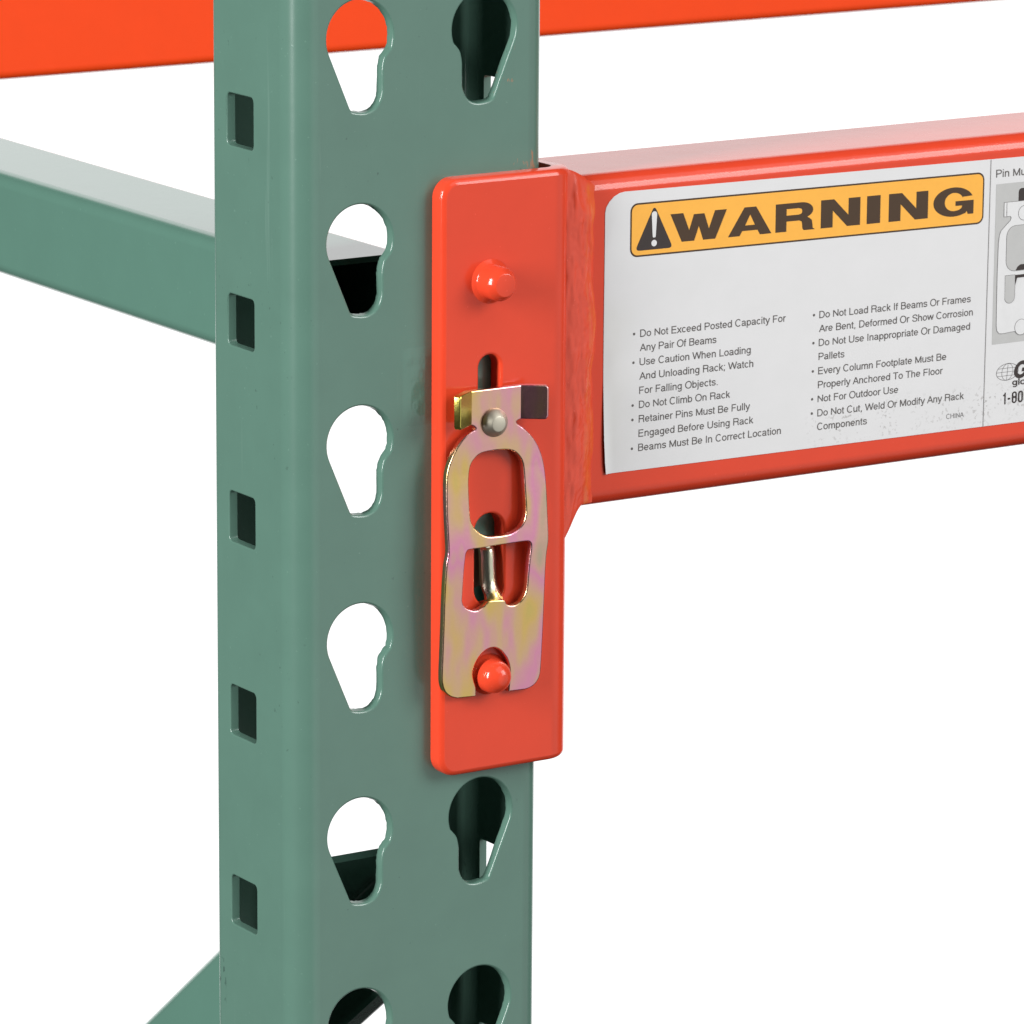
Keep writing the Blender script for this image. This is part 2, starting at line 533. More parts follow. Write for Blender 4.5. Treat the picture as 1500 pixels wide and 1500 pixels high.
# end connector: folded angle plate with two slots
PT, YF = 4.5, -4.5
PX0, UB, RO, XO = 3.0, 36.4, 8.0, 44.4
RM = RO - PT / 2
ARC = RM * math.pi / 2
ztop, zbot = -51.5, -205.8
def conn_map(u, v, d):
    if u <= UB: return Vector((u, YF + d, v))
    a = (u - UB) / RM
    cx, cy = XO - RO, YF + RO
    if a <= math.pi / 2:
        return Vector((cx + (RO - d) * math.sin(a), cy - (RO - d) * math.cos(a), v))
    return Vector((XO - d, cy + (u - UB - ARC), v))
u_end = UB + ARC + 26
out = rrect(PX0, u_end, zbot, ztop, 5.0, 8)
slot1 = rrect(14.2, 20.7, -119.0, -97.0, 3.2, 10)
slot2 = rrect(13.3, 22.0, -161.8, -138.0, 4.3, 10)
bm = bmesh.new()
cuts = [('u', UB + ARC * i / 16) for i in range(17)]
sheet(bm, out, [slot1, slot2], PT, 1.5, conn_map, cuts, bev_hole=0.7)
conn = obj('end_connector', bm, M_ORANGE, beam)
bm = bmesh.new()
lathe(bm, [(5.9, YF + 0.4), (5.6, YF - .15), (4.7, YF - .6), (4.4, YF - 1.3), (4.32, YF - 5.0), (4.15, YF - 5.4), (3.05, YF - 6.95), (2.9, YF - 7.06), (2.75, YF - 7.1)], 17.5, -78.2)
finish(bm, 60); obj('hook_pin', bm, M_ORANGE, conn)
bm = bmesh.new()
pr = [(5.6, YF + 0.4), (5.3, YF - .15), (4.75, YF - .6), (4.5, YF - 1.2), (4.4, YF - 2.4)]
pr += [(4.35 * math.cos(math.radians(a)), -7.3 - 4.35 * math.sin(math.radians(a))) for a in range(9, 90, 9)] + [(0, -11.65)]
lathe(bm, pr, 17.5, -180.0)
finish(bm, 60); obj('hook_pin', bm, M_ORANGE, conn)

# weld bead between the connector's bend and the beam's face
bm = bmesh.new()
NS, NZ = 22, 150
grid = []
for i in range(NS + 1):
    s = i / NS
    x = 40.6 + 11.4 * s
    ybase = (-2.55 + 2.75 * s)
    zt = -51.9 - 5.6 * s ** 1.5
    q = min(1, max(0, (s - 0.10) / 0.62))
    zb = -146.9 + 6.9 * (q * q * (3 - 2 * q)) - 3.6 * (1 - s) ** 9
    col = []
    for j in range(NZ + 1):
        t = j / NZ
        z = zb + (zt - zb) * t
        edge = min(1, 9 * t, 9 * (1 - t)) ** 0.5
        hgt = 1.3 * math.sin(math.pi * s) ** 0.7 * edge
        nz = noise.noise(Vector((x * 0.30, z * 0.085, 3.1))) * 0.75 + noise.noise(Vector((x * 0.75, z * 0.16, 9.0))) * 0.50 + 0.28 * noise.noise(Vector((x * 1.3, z * 0.8, 1.0)))
        bulge = 0.9 * noise.noise(Vector((0.5, z * 0.16, 7.7))) * s
        fade = math.sin(math.pi * min(1, max(0, s))) ** 0.5
        col.append(bm.verts.new((x + bulge, ybase - hgt - nz * fade * edge * 0.8, z)))
    grid.append(col)
for i in range(NS):
    for j in range(NZ):
        bm.faces.new((grid[i][j], grid[i + 1][j], grid[i + 1][j + 1], grid[i][j + 1]))
# back of the bead, buried in the joint
bk = [[bm.verts.new((44.6 + 6 * i / 3, 1.2, -147 + 91 * j / 3)) for j in range(4)] for i in range(4)]
edge_loop = [grid[0][j] for j in range(NZ + 1)] + [grid[i][NZ] for i in range(1, NS + 1)] + [grid[NS][j] for j in range(NZ - 1, -1, -1)] + [grid[i][0] for i in range(NS - 1, 0, -1)]
cen = Vector((46, 2.0, -98))
back = []
for v in edge_loop:
    back.append(bm.verts.new((v.co.x + (cen.x - v.co.x) * 0.12, v.co.y + 2.2, v.co.z + (cen.z - v.co.z) * 0.02)))
strip(bm, edge_loop, back)
for v in [v for r in bk for v in r]: bm.verts.remove(v)
finish(bm, 75)
obj('weld_bead', bm, M_WELD, beam)

# ------------------------------------------------------------------ locking clip
ZC = -146.2
CT = 1.7
def clip_y(z):
    up = max(0.0, z - ZC); dn = max(0.0, ZC - z)
    y = -8.5
    y += min(1.0, up * 0.05) if up else 0
    y += min(2.2, dn * 0.055) if dn else 0
    # soften the crease
    k = math.exp(-((z - ZC) / 1.6) ** 2)
    return y + 0.05 * k
F_R, F_L, ANG = 24.85, 10.2, math.radians(34)
def clip_map(u, v, d):
    y = clip_y(v)
    if v > -114.05 and u > F_R:
        q = u - F_R
        return Vector((F_R + q * math.cos(ANG) + d * math.sin(ANG), y - q * math.sin(ANG) + d * math.cos(ANG), v))
    if v > -114.05 and u < F_L:
        q = F_L - u
        return Vector((F_L - q * math.cos(ANG) - d * math.sin(ANG), y - q * math.sin(ANG) + d * math.cos(ANG), v))
    return Vector((u, y + d, v))
LW = 7.0
o_r = [(23.68, -114.29), (24.1, -114.95), (26.37, -116.61), (28.87, -119.19), (30.54, -121.85), (31.82, -125.18), (32.4, -128.43), (32.73, -132.52), (32.96, -140.48), (33.04, -145.8), (32.6, -149.7), (32.45, -154.75), (32.42, -165.66), (32.36, -172.95), (32.23, -179.33), (31.94, -182.04), (30.97, -183.74), (29.35, -184.79), (27.49, -185.17)]
o_n = [(22.75, -185.0), (22.47, -184.5), (22.68, -179.84), (21.92, -176.63), (20.59, -174.63), (19.3, -173.36), (17.62, -172.59), (15.77, -172.7), (13.96, -173.72), (12.58, -175.35), (11.64, -177.4), (11.49, -178.83), (11.98, -180.72), (12.58, -182.25)]
o_l = [(7.01, -184.65), (4.93, -183.9), (3.24, -182.39), (2.34, -180.27), (2.08, -177.88), (2.1, -172.48), (2.12, -165.26), (2.12, -156.25), (2.4, -149.13), (2.95, -145.8), (2.82, -140.4), (2.71, -136.89), (2.68, -131.66), (2.82, -127.4), (3.25, -124.6), (4.38, -121.73), (5.99, -119.1), (8.0, -116.87), (10.02, -115.61), (11.3, -115.1)]
out = [(F_R + 0.01, -105.0)] + [(F_R + LW - .7, -105.05), (F_R + LW - .1, -105.5), (F_R + LW, -106.2), (F_R + LW, -112.9), (F_R + LW - .5, -113.7), (F_R + LW - 1, -113.85)] + [(F_R, -113.8), (24.2, -114.0)]
out += smooth_open(o_r, 4)[:-1] + [(27.49, -185.17)]
out += smooth_open(o_n, 3) + [(12.68, -184.9)]
out += smooth_open(o_l, 4) + [(11.5, -114.7), (11.0, -114.2), (10.4, -113.95), (F_L, -113.8)]
out += [(F_L - LW + 1, -113.85), (F_L - LW + .5, -113.7), (F_L - LW, -112.9), (F_L - LW, -106.2), (F_L - LW + .1, -105.5), (F_L - LW + .7, -105.05), (F_L - 0.01, -105.0)]
w1 = [(14.53, -121.15), (17.8, -121.06), (21.3, -121.37), (23.34, -122.17), (24.79, -123.68), (25.63, -125.37), (25.94, -127.69), (26.12, -131.93), (26.34, -136.19), (26.28, -138.65), (25.72, -140.33), (24.45, -141.79), (22.36, -142.8), (19.88, -143.15), (15.79, -143.05), (13.75, -142.5), (11.75, -141.2), (10.36, -139.55), (9.71, -137.73), (9.48, -134.2), (9.41, -128.96), (9.67, -125.7), (10.27, -123.65), (11.69, -122.13), (12.9, -121.46)]
w2 = [(9.4, -145.6), (13, -145.6), (18, -145.55), (23, -145.5), (26.6, -145.55), (27.5, -146.1), (27.75, -147.3), (27.4, -150.5), (27.15, -154.08), (26.98, -157.38), (26.56, -159.44), (25.39, -161.1), (23.77, -161.98), (22.11, -161.94), (20.9, -161.3), (20.3, -160.3), (18, -160.0), (15.7, -159.9), (15.0, -160.4), (13.84, -161.3), (12.24, -161.95), (10.6, -161.76), (8.51, -160.7), (7.6, -159.13), (7.56, -157.33), (7.74, -151.61), (8.1, -147.2), (8.5, -146.0)]
bm = bmesh.new()
cuts = [('u', F_R), ('u', F_L)] + [('v', ZC + q) for q in (-4, -3, -2, -1.4, -.8, -.3, .3, .8, 1.4, 2, 3, 4)] + [('v', ZC + 20), ('v', ZC - 40)]
sheet(bm, out, [smooth_closed(w1, 3), smooth_closed(w2, 3)], CT, 0.35, clip_map, cuts,
      folds=lambda a, b: abs(a.x - b.x) < 0.03 and min(abs(a.x - F_R), abs(a.x - F_L)) < 0.03 and min(a.z, b.z) > -114.2)
# the tongue that curls back through the plate's slot
path = smooth_open([(-6.9, -162.6), (-6.75, -160.6), (-6.1, -158.8), (-5.0, -157.3), (-4.3, -155.6), (-4.0, -152.5), (-3.8, -149.5), (-3.2, -147.2), (-1.8, -146.2), (0.4, -145.9)], 4)
rows = []
for i, (y, z) in enumerate(path):
    p = i / (len(path) - 1)
    w = 2.15 + 0.7 * max(0, 1 - p * 5)
    cv = 1.3 * min(1, p * 4)
    xc = 18.25
    rows.append([bm.verts.new((xc + w * s, y + cv * (s * s) - 0.4 * cv, z)) for s in [-1 + q / 5 for q in range(11)]])
for a, b in zip(rows, rows[1:]):
    for q in range(10): bm.faces.new((a[q], a[q + 1], b[q + 1], b[q])).smooth = True
rows2 = [[bm.verts.new(v.co + Vector((0, 1.2, 0))) for v in r] for r in rows]
for a, b in zip(rows2, rows2[1:]):
    for q in range(10): bm.faces.new((a[q], b[q], b[q + 1], a[q + 1])).smooth = True
for s in (0, 10):
    for i in range(len(rows) - 1):
        bm.faces.new((rows[i][s], rows[i + 1][s], rows2[i + 1][s], rows2[i][s]))
clip = obj('locking_clip', bm, M_ZINC, beam)
bm = bmesh.new()
lathe(bm, [(2.6, -4.0), (2.6, -7.0), (3.55, -7.2), (3.7, -7.7), (3.62, -8.1), (3.45, -8.5), (2.05, -9.75), (1.95, -9.82), (1.85, -9.85)], 16.9, -113.8)
finish(bm, 50); obj('stud', bm, M_STUD, clip)

# ------------------------------------------------------------------ warning label and everything printed on it
SL = -0.0095                                     # the label sits very slightly askew
def lab(x, z):                                   # deskew helper: label height at x for a height given at x = 60
    return z + SL * (x - 60)
YLAB = -0.12
def curl(x, z):
    a = max(0.0, min(1.0, (58.4 - x) / 3.6)); b = max(0.0, min(1.0, (-108.0 - z) / 24))
    return -0.9 * a * a * b
bm = bmesh.new()
XE = 252.0
left = [(55.6, -132.94), (55.25, -130), (54.95, -124), (54.85, -115.9), (54.8, -95), (54.86, -75), (54.87, -64.8)]
o = [(XE - 4, lab(XE, -132.6))] + [(XE - 4 + 4 * math.sin(math.radians(a)), lab(XE, -132.6) + 4 - 4 * math.cos(math.radians(a))) for a in range(15, 91, 15)]
o += [(XE - 4 + 4 * math.cos(math.radians(a)), lab(XE, -59.7) - 4 + 4 * math.sin(math.radians(a))) for a in range(0, 91, 15)]
o += [(60.9, -59.72), (59.3, -59.95), (57.6, -60.7), (56.1, -62.0), (55.2, -63.3)]
o += left[::-1]
o = ccw(o)
tmp = fill(bm, [o], 0.0)
for x in (55.4, 56, 56.6, 57.2, 57.8, 58.4): bmesh.ops.bisect_plane(bm, geom=bm.verts[:] + bm.edges[:] + bm.faces[:], dist=1e-5, plane_co=(x, 0, 0), plane_no=(1, 0, 0))
for z in range(-132, -107, 3): bmesh.ops.bisect_plane(bm, geom=bm.verts[:] + bm.edges[:] + bm.faces[:], dist=1e-5, plane_co=(0, 0, z), plane_no=(0, 0, 1))
for v in bm.verts: v.co.y = YLAB + curl(v.co.x, v.co.z)
r = bmesh.ops.extrude_face_region(bm, geom=bm.faces[:])
for e in r['geom']:
    if isinstance(e, bmesh.types.BMVert): e.co.y += 0.10
finish(bm, 40)
label = obj('warning_label', bm, M_PAPER, beam)

LAY = 0.03
def flat(name, polys, parent, mats, layer=1):
    """printed shapes: polys = [(contours, material index, extra layer)]"""
    bm = bmesh.new()
    for cont, mi, lay in polys:
        fill(bm, [ccw(cont[0])] + [ccw(h) for h in cont[1:]], YLAB - LAY * (layer + lay), mi)
    for f in bm.faces:
        f.normal_update()
        if f.normal.y > 0: f.normal_flip()
    return obj(name, bm, mats, parent)
def poly(pts): return [pts]

# heading panel with brown border
def skew(pts): return [(x, z + SL * (x - 62.7)) for x, z in pts]
hp_o = skew(rrect(62.6, 176.9, -77.0, -63.0, 2.2, 6))
hp_i = skew(rrect(63.05, 176.45, -76.55, -63.45, 1.8, 6))
flat('heading_panel', [([hp_o], 1, 0), ([hp_i], 0, 1)], label, [M_YEL, M_BRN])
def rpoly(pts, r, n=5):
    """round the corners of a polygon"""
    out = []; N = len(pts)
    for i in range(N):
        a, b, c = Vector(pts[i - 1]), Vector(pts[i]), Vector(pts[(i + 1) % N])
        d1 = (a - b).normalized(); d2 = (c - b).normalized()
        k = min(r, (a - b).length * .45, (c - b).length * .45)
        p, q = b + d1 * k, b + d2 * k
        for s in range(n + 1):
            t = s / n
            out.append(tuple(p * (1 - t) ** 2 + b * 2 * t * (1 - t) + q * t * t))
    return out
tri = rpoly([(64.1, -75.4), (75.9, -75.4), (70.0, -63.9)], 1.5)
bang = rpoly([(69.55, -72.3), (70.45, -72.3), (70.85, -66.0), (70.4, -65.5), (69.6, -65.5), (69.15, -66.0)], 0.4)
dot = arc(70.0, -73.75, 0.85, 0, 345, 23)
flat('hazard_symbol', [([skew(tri)], 0, 2), ([skew(bang)], 1, 3), ([skew(dot)], 1, 3)], label, [M_BLK, M_WHT])

# heavy extended capitals, drawn in a unit box
def glyph(ch):
    if ch == 'W': return [[(0, 1), (.225, 1), (.335, .38), (.415, .93), (.60, .93), (.685, .38), (.79, 1), (1, 1), (.80, 0), (.585, 0), (.505, .50), (.425, 0), (.205, 0)]]
    if ch == 'A': return [[(0, 0), (.37, 1), (.64, 1), (1, 0), (.735, 0), (.68, .17), (.325, .17), (.265, 0)], [(.39, .36), (.615, .36), (.505, .74)]]
    if ch == 'R':
        bowl = [(.62, 1)] + arc(.68, .73, .27, 90, -70, 10)
        o = [(0, 0), (0, 1), (.62, 1)] + [(.66 + .29 * math.cos(math.radians(a)), .715 + .285 * math.sin(math.radians(a))) for a in range(90, -61, -15)]
        o += [(.86, .42), (.92, .34), (.935, .2), (.945, .06), (1.0, 0), (.72, 0), (.685, .06), (.675, .22), (.66, .32), (.60, .36), (.275, .36), (.275, 0)]
        i = [(.275, .57), (.275, .80), (.58, .80), (.645, .775), (.67, .735), (.67, .64), (.645, .595), (.58, .57)]
        return [o, i]
    if ch == 'N': return [[(0, 0), (0, 1), (.33, 1), (.70, .40), (.70, 1), (1, 1), (1, 0), (.67, 0), (.30, .60), (.30, 0)]]
    if ch == 'I': return [[(0, 0), (0, 1), (1, 1), (1, 0)]]
    if ch == 'G':
        o = [(.50 + .50 * math.cos(math.radians(a)), .50 + .53 * math.sin(math.radians(a))) for a in range(20, 301, 10)]
        o += [(.80, .06), (.835, .14), (.86, .02), (1.0, .02), (1.0, .52), (.55, .52), (.55, .35), (.72, .35), (.70, .26), (.64, .20)]
        o += [(.515 + .235 * math.cos(math.radians(a)), .50 + .33 * math.sin(math.radians(a))) for a in range(285, 19, -12)]
        o += [(.73, .66)]
        return [o]
BASE = -74.85
def put(ch, x0, x1, z0, z1):
    return [[(x0 + u * (x1 - x0), z0 + v * (z1 - z0)) for u, v in c] for c in glyph(ch)]
ps = []
for ch, x0, x1 in (('W', 75.0, 92.7), ('A', 93.2, 107.0), ('R', 108.3, 121.0), ('N', 122.9, 135.7), ('I', 137.9, 142.3), ('N', 145.1, 158.1), ('G', 159.9, 173.4)):
    top = -66.65
    ps.append(([skew(c) for c in put(ch, x0, x1, -74.1, top)], 0, 2))
flat('heading_lettering', ps, label, [M_BRN])

# running text: a plain grotesque drawn stroke by stroke (units: thousandths of an em, capitals 718 high)
def el(cx, cy, rx, ry, a0, a1, n=12):
    return [(cx + rx * math.cos(math.radians(a0 + (a1 - a0) * i / n)), cy + ry * math.sin(math.radians(a0 + (a1 - a0) * i / n))) for i in range(n + 1)]
def sm(*p): return smooth_open(list(p), 3)
STEM = lambda x, h=718: [(x, 0), (x, h)]
DOT = lambda x: [(x, 620), (x, 718)]
ARCH = lambda x0, x1: sm((x0, 300), (x0 + 20, 400), (x0 + .42 * (x1 - x0), 475), (x0 + .7 * (x1 - x0), 478), (x1 - 12, 410), (x1, 320)) + [(x1, 0)]
GLY = {
 'a': (556, [sm((95, 375), (130, 455), (250, 483), (370, 460), (430, 380)) + [(432, 90)] + sm((432, 90), (450, 45), (505, 38)), sm((430, 300), (310, 282), (170, 255), (92, 190), (88, 115), (140, 55), (230, 40), (340, 75), (430, 170))]),
 'b': (556, [STEM(95), el(285, 262, 185, 222, 0, 360, 20)]), 'c': (500, [el(262, 262, 190, 222, 42, 318, 18)]),
 'd': (556, [STEM(460), el(270, 262, 185, 222, 0, 360, 20)]), 'e': (556, [el(275, 262, 197, 222, 0, 322, 20), [(80, 262), (472, 262)]]),
 'f': (278, [[(125, 0), (125, 580)] + sm((125, 580), (150, 655), (255, 676)), [(10, 483), (255, 483)]]),
 'g': (556, [el(262, 268, 182, 214, 0, 360, 20), [(448, 523), (448, 0)] + sm((448, 0), (420, -120), (270, -172), (95, -120))]),
 'h': (556, [STEM(105), ARCH(105, 440)]), 'i': (222, [STEM(111, 523), DOT(111)]),
 'j': (222, [[(111, 523), (111, -90)] + sm((111, -90), (85, -160), (5, -168)), DOT(111)]),
 'k': (500, [STEM(105), [(105, 190), (420, 505)], [(225, 310), (450, 5)]]), 'l': (222, [STEM(111)]),
 'm': (833, [STEM(105, 523), ARCH(105, 416), ARCH(416, 728)]), 'n': (556, [STEM(105, 523), ARCH(105, 440)]),
 'o': (556, [el(278, 262, 200, 222, 0, 360, 22)]), 'p': (556, [[(95, -207), (95, 523)], el(285, 262, 185, 222, 0, 360, 20)]),
 'r': (333, [STEM(105, 523), sm((105, 300), (135, 410), (220, 475), (325, 478))]),
 's': (500, [sm((425, 385), (370, 465), (250, 483), (125, 455), (95, 375), (150, 305), (290, 265), (405, 220), (425, 140), (360, 60), (245, 40), (130, 60), (75, 145))]),
 't': (278, [[(125, 660), (125, 120)] + sm((125, 120), (150, 52), (250, 45)), [(10, 483), (250, 483)]]),
 'u': (556, [[(105, 523), (105, 190)] + sm((105, 190), (135, 75), (240, 40), (365, 85), (447, 200)), STEM(450, 523)]),
 'v': (500, [[(35, 523), (250, 20), (465, 523)]]), 'w': (722, [[(35, 523), (195, 20), (361, 500), (527, 20), (687, 523)]]),
 'x': (500, [[(45, 523), (455, 0)], [(455, 523), (45, 0)]]), 'y': (500, [[(40, 523), (255, 20)], [(462, 523), (250, -20)] + sm((250, -20), (190, -140), (60, -168))]),
 'A': (667, [[(35, 0), (333, 690), (632, 0)], [(140, 240), (527, 240)]]),
 'B': (667, [STEM(115), [(115, 678), (380, 678)] + sm((380, 678), (510, 640), (540, 535), (500, 425), (385, 388)) + [(115, 388)], [(385, 388)] + sm((385, 388), (540, 335), (578, 210), (530, 85), (400, 40)) + [(115, 40)]]),
 'C': (722, [el(375, 359, 290, 335, 42, 318, 22)]), 'D': (722, [[(115, 40), (115, 678), (330, 678)] + el(340, 359, 290, 319, 90, -90, 16) + [(115, 40)]]),
 'E': (667, [[(590, 676), (115, 676), (115, 42), (600, 42)], [(115, 375), (560, 375)]]), 'F': (611, [[(560, 676), (115, 676), (115, 0)], [(115, 360), (510, 360)]]),
 'G': (778, [el(385, 359, 300, 335, 45, 332, 22), [(420, 345), (680, 345), (680, 20)]]), 'H': (722, [STEM(115), STEM(607), [(115, 375), (607, 375)]]),
 'I': (278, [STEM(139)]), 'L': (556, [[(115, 718), (115, 42), (530, 42)]]), 'M': (833, [[(115, 0), (115, 680), (416, 50), (717, 680), (717, 0)]]),
 'N': (722, [[(110, 0), (110, 660), (612, 58), (612, 718)]]), 'O': (778, [el(389, 359, 315, 335, 0, 360, 26)]),
 'P': (667, [[(115, 0), (115, 678), (410, 678)] + sm((410, 678), (545, 625), (580, 505), (540, 385), (410, 330)) + [(115, 330)]]),
 'R': (722, [[(115, 0), (115, 678), (430, 678)] + sm((430, 678), (570, 635), (605, 520), (560, 405), (430, 365)) + [(115, 365)], sm((430, 365), (560, 320), (590, 190), (600, 60), (640, 0))]),
 'S': (667, [sm((575, 510), (540, 625), (440, 676), (320, 680), (180, 640), (120, 535), (170, 435), (330, 385), (500, 335), (585, 235), (560, 115), (460, 50), (330, 38), (180, 70), (85, 200))]),
 'T': (611, [[(15, 676), (596, 676)], [(305, 676), (305, 0)]]), 'U': (722, [[(110, 718), (110, 250)] + sm((110, 250), (160, 105), (361, 38), (562, 105), (612, 250)) + [(612, 718)]]),
 'W': (944, [[(30, 718), (245, 25), (472, 690), (699, 25), (914, 718)]]),
 '.': (278, [[(139, 0), (139, 100)]]), ',': (278, [[(139, 95), (139, 0), (95, -110)]]), ';': (278, [[(139, 95), (139, 0), (95, -110)], [(139, 420), (139, 520)]]), ' ': (278, []),
}
def split(pts):
    """cut a polyline where it turns too sharply for a mitre"""
    out, cur = [], [pts[0]]
    for i in range(1, len(pts)):
        cur.append(pts[i])
        if i < len(pts) - 1:
            d1, d2 = Vector(pts[i]) - Vector(pts[i - 1]), Vector(pts[i + 1]) - Vector(pts[i])
            if d1.length > 1 and d2.length > 1 and d1.angle(d2) > math.radians(100):
                out.append(cur); cur = [pts[i]]
    out.append(cur)
    return out
def stroke(pts, w):
    """quads that follow a polyline with mitred joints"""
    n = len(pts)
    closed = (Vector(pts[0]) - Vector(pts[-1])).length < 1e-6
    if closed: pts = pts[:-1]; n -= 1
    clean = [p for i, p in enumerate(pts) if i == 0 or (Vector(p) - Vector(pts[i - 1])).length > 2]
    pts = clean; n = len(pts)
    L, R = [], []
    for i in range(n):
        p = Vector(pts[i])
        a = Vector(pts[i - 1]) if (i or closed) else None
        c = Vector(pts[(i + 1) % n]) if (i < n - 1 or closed) else None
        d1 = (p - a).normalized() if a is not None else (c - p).normalized()
        d2 = (c - p).normalized() if c is not None else d1
        n1, n2 = Vector((-d1.y, d1.x)), Vector((-d2.y, d2.x))
        q = n1 + n2
        k = max(q.dot(q) / 2, 0.5)
        o = q * (w / 2 / k)
        L.append(p + o); R.append(p - o)
    out = [(L[i], R[i], R[(i + 1) % n], L[(i + 1) % n]) for i in range(n if closed else n - 1)]
    return out
def write(bm, s, x0, x1, zb, cap, slope=SL, weight=100, lay=1, shear=0.0):
    segs, pen = [], 0
    for ch in s:
        adv, strokes = GLY[ch]
        strokes = [q for st in strokes for q in split(st)]
        for k, st in enumerate(strokes):
            segs.append((k, [[(p.x + pen + shear * p.y, p.y) for p in q] for q in stroke(st, weight)]))
        pen += adv
    xs = [x for _, qs in segs for q in qs for x, _ in q]
    mn, mx = min(xs), max(xs)
    kx = (x1 - x0) / (mx - mn); ky = cap / 718
    for k, qs in segs:
        for q in qs:
            vs = []
            for x, y in q:
                X = x0 + (x - mn) * kx
                vs.append(bm.verts.new((X, YLAB - LAY * lay - 0.006 * k + curl(X, zb), zb + y * ky + slope * (X - x0))))
            bm.faces.new(vs)
def flip(bm):
    for f in bm.faces:
        f.normal_update()
        if f.normal.y > 0: f.normal_flip()
col1 = [("Do Not Exceed Posted Capacity For", 66.1, 112.2, -98.0), ("Any Pair Of Beams", 66.05, 90.1, -101.72), ("Use Caution When Loading", 66.0, 101.1, -105.45), ("And Unloading Rack; Watch", 66.0, 102.0, -109.2), ("For Falling Objects.", 66.0, 90.7, -112.98), ("Do Not Climb On Rack", 65.97, 94.7, -116.7), ("Retainer Pins Must Be Fully", 65.97, 101.2, -120.5), ("Engaged Before Using Rack", 65.95, 102.3, -124.3), ("Beams Must Be In Correct Location", 65.9, 111.3, -128.05)]
col2 = [("Do Not Load Rack If Beams Or Frames", 123.1, 173.4, -98.65), ("Are Bent, Deformed Or Show Corrosion", 123.1, 174.2, -102.35), ("Do Not Use Inappropriate Or Damaged", 123.1, 173.4, -106.15), ("Pallets", 123.14, 131.6, -109.9), ("Every Column Footplate Must Be", 123.1, 165.6, -113.75), ("Properly Anchored To The Floor", 123.1, 164.5, -117.5), ("Not For Outdoor Use", 123.1, 149.7, -121.25), ("Do Not Cut, Weld Or Modify Any Rack", 123.1, 171.9, -125.1), ("Components", 123.1, 139.5, -128.8)]
for lines, bul in ((col1, [(64.2, -97.05), (64.1, -104.55), (64.02, -115.8), (64.0, -119.6), (63.95, -127.2)]), (col2, [(121.35, -97.65), (121.35, -105.15), (121.35, -112.75), (121.3, -120.25), (121.3, -124.1)])):
    bm = bmesh.new()
    for s, a, b, z in lines: write(bm, s, a, b, z, 1.92)
    for x, z in bul: fill(bm, [arc(x, z, 0.36, 0, 340, 17)], YLAB - LAY)
    flip(bm); obj('instruction_text', bm, M_TXT, label)
bm = bmesh.new(); write(bm, 'CHINA', 166.1, 172.1, -130.45, 1.35); flip(bm); obj('origin_text', bm, M_LINE, label)
bm = bmesh.new(); write(bm, 'Pin Must', 180.85, 193.6, -65.95, 2.1); flip(bm); obj('caption_text', bm, M_TXT, label)
flat('divider_line', [([[(178.62, -133.95), (178.86, -133.95), (179.09, -60.9), (178.85, -60.9)]], 0, 0)], label, [M_LINE])

# printed diagram of the clip (mirror-symmetric about its stud)
XM = 190.75
def mir(pts): return pts + [(2 * XM - x, z) for x, z in pts[::-1]]
DS = -0.006
def dsk(pts): return [(x, z + DS * (x - XM)) for x, z in pts]
d_panel = [(181.0, -111.6), (201.5, -111.6), (201.5, -67.8), (181.0, -67.8)]
d_slot = rrect(188.7, 192.8, -84, -69.5, 1.0, 4)
half = [(183.9, -73.05), (183.95, -76.85), (186.1, -76.85), (186.45, -77.3), (186.1, -78.1), (184.3, -79.6), (183.1, -80.6), (182.6, -81.7), (182.3, -84), (182.2, -92), (182.25, -100), (182.35, -106.5), (182.6, -107.9), (183.3, -108.7), (184.3, -108.85), (187.9, -108.6)]
body = [(x, z) for x, z in half] + [(2 * XM - x, z) for x, z in half[::-1]]
win = rrect(185.0, 2 * XM - 185.0, -91.9, -79.6, 2.9, 6)
arm = rrect(184.85, 188.2, -100.7, -93.1, 1.5, 6)
arm = [p for p in arm]
armb = [(184.85, -93.1)] + [(184.85, -99.2)] + arc(186.5, -99.0, 1.65, 180, 360, 10) + [(188.15, -93.1)]
armm = [(2 * XM - x, z) for x, z in armb]
stud_o = arc(XM, -76.3, 2.0, 0, 350, 35)
pin_o = arc(XM, -107.6, 2.15, 0, 350, 35)
dslot2 = [(188.0, -91.9)] + arc(XM, -91.9, 2.7, 180, 0, 10) + [(193.5, -91.9)]
dtop = [(188.15, -93.1), (188.3, -95.9), (188.9, -93.9), (2 * XM - 188.9, -93.9), (2 * XM - 188.3, -95.9), (2 * XM - 188.15, -93.1)]
lw = 0.13
P = []
P.append(([d_panel], 0, 0)); P.append(([dsk(d_slot)], 3, 1))
P.append(([dsk(offset(ccw(body), -lw))], 2, 2)); P.append(([dsk(ccw(body))], 1, 3))
for w in (win, armb, armm):
    P.append(([dsk(offset(ccw(w), -lw))], 2, 4)); P.append(([dsk(ccw(w))], 0, 5))
P.append(([dsk([(188.3, -91.85), (188.9, -90.9), (189.9, -90.3), (191.6, -90.3), (192.6, -90.9), (193.2, -91.85)])], 3, 6))
P.append(([dsk(dtop)], 3, 6))
for c in (stud_o, pin_o):
    P.append(([dsk(offset(ccw(c), -lw / 2))], 2, 4)); P.append(([dsk(offset(ccw(c), lw / 2))], 1, 5))
P.append(([dsk([(184.65, -73.1), (184.80, -73.1), (184.82, -76.8), (184.67, -76.8)])], 2, 4))
flat('clip_diagram', P, label, [M_GREY, M_WHT, M_LINE, M_BLK])

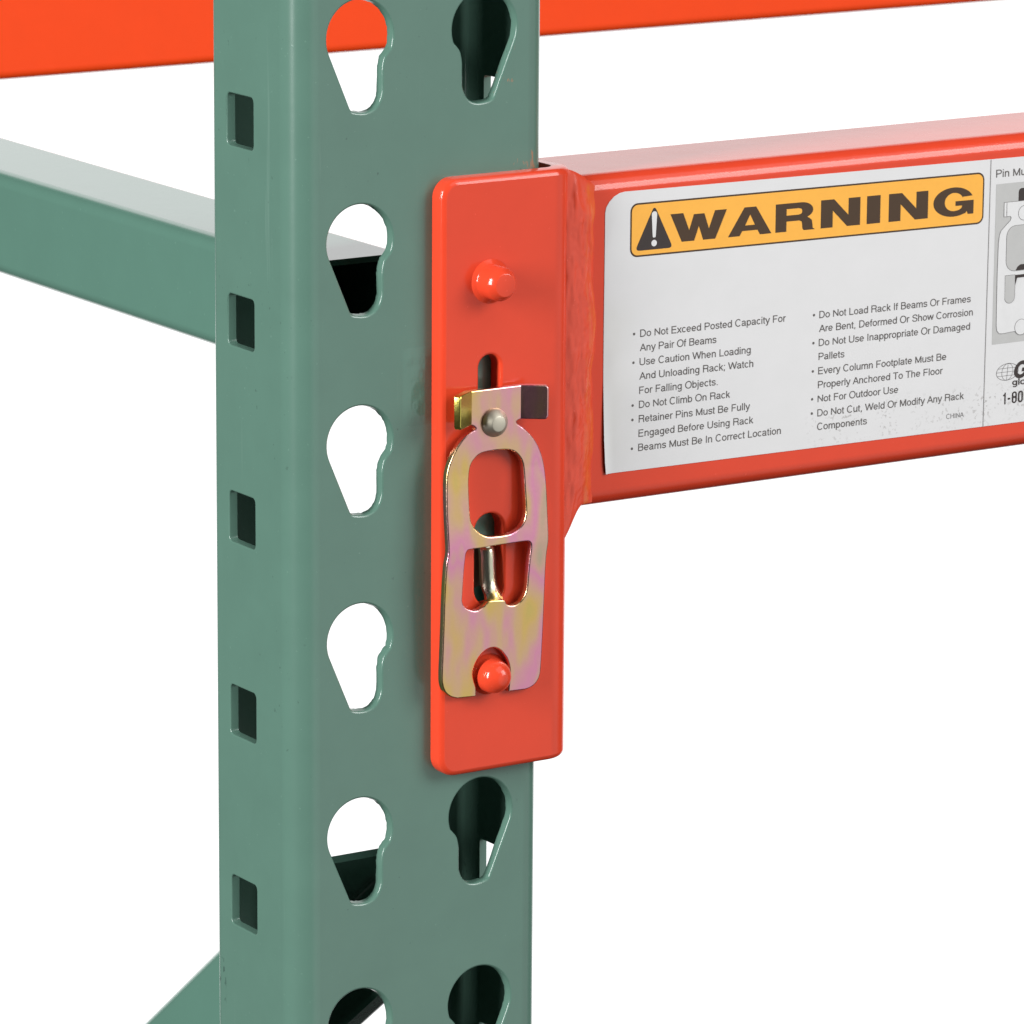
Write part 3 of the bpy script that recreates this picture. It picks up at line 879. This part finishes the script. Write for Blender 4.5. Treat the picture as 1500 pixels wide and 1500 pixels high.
# globe emblem, lettering beside it, telephone number
bm = bmesh.new()
GX, GZ, GA, GB = 186.6, -119.6, 3.75, 2.3
def band(pts, w):
    for (x0, z0), (x1, z1) in zip(pts, pts[1:]):
        d = Vector((x1 - x0, z1 - z0)); n = Vector((-d.y, d.x)).normalized() * w / 2
        q = [bm.verts.new((a, YLAB - LAY, b)) for a, b in ((x0 - n.x, z0 - n.y), (x1 - n.x, z1 - n.y), (x1 + n.x, z1 + n.y), (x0 + n.x, z0 + n.y))]
        bm.faces.new(q)
def ell(a, b, s=0.10):
    return [(GX + a * math.cos(math.radians(q)) + s * b * math.sin(math.radians(q)), GZ + b * math.sin(math.radians(q))) for q in range(0, 361, 10)]
band(ell(GA, GB), 0.16); band(ell(GA * 0.5, GB), 0.12)
band([(GX + .1 * GB, GZ + GB), (GX - .1 * GB, GZ - GB)], 0.12)
for f in (-.45, 0, .45):
    k = math.sqrt(1 - f * f) * GA
    band([(GX - k + .1 * f * GB, GZ + f * GB + .02), (GX + k + .1 * f * GB, GZ + f * GB - .02)], 0.12)
flip(bm); obj('globe_emblem', bm, M_LINE, label)
bm = bmesh.new()
write(bm, 'G', 188.9, 194.0, -121.4, 4.1, weight=185, lay=2, shear=0.2)
write(bm, 'global', 188.4, 197.6, -123.55, 1.75, weight=115, lay=2)
flip(bm); obj('emblem_lettering', bm, M_BLK, label)
def digit(ch, x, z, w, h):
    k = 0.27 * h
    if ch == '1': return [[(x + w * .45, z), (x + w * .95, z), (x + w * .95, z + h), (x + w * .55, z + h), (x + w * .45, z + h * .88), (x, z + h * .82), (x, z + h * .70), (x + w * .45, z + h * .72)]]
    if ch == '-': return [[(x, z + h * .36), (x + w, z + h * .36), (x + w, z + h * .52), (x, z + h * .52)]]
    if ch == '0': return [rrect(x, x + w, z, z + h, w * .48, 6), rrect(x + w * .31, x + w * .69, z + h * .15, z + h * .85, w * .18, 5)]
    if ch == '8':
        o = rrect(x, x + w, z, z + h, w * .46, 6)
        o = [(px + (0.10 * w * math.exp(-((pz - z - h * .53) / (h * .06)) ** 2)) * (1 if px < x + w / 2 else -1), pz) for px, pz in o]
        return [o, rrect(x + w * .30, x + w * .70, z + h * .13, z + h * .45, w * .18, 5), rrect(x + w * .30, x + w * .70, z + h * .60, z + h * .87, w * .18, 5)]
ps, xx = [], 185.4
for ch, w, gap in (('1', 0.95, .65), ('-', .85, .55), ('8', 1.75, .35), ('0', 1.75, .35), ('0', 1.75, .35)):
    ps.append((digit(ch, xx, -128.55, w, 3.25), 0, 0)); xx += w + gap
flat('telephone_number', ps, label, [M_BLK])

# ------------------------------------------------------------------ the beam at the back of the rack
rear = thing('shelf_beam', 'plain bright orange shelf beam far behind the green post at the top', 'shelf beam', 'orange shelf beams')
bm = bmesh.new()
beam_tube(bm, 44.0, 2380, 1083.0, 1119.0, -192.0, -105.5, 4.6)
flat_normals(obj('tube', bm, M_ORANGE_FAR, rear))
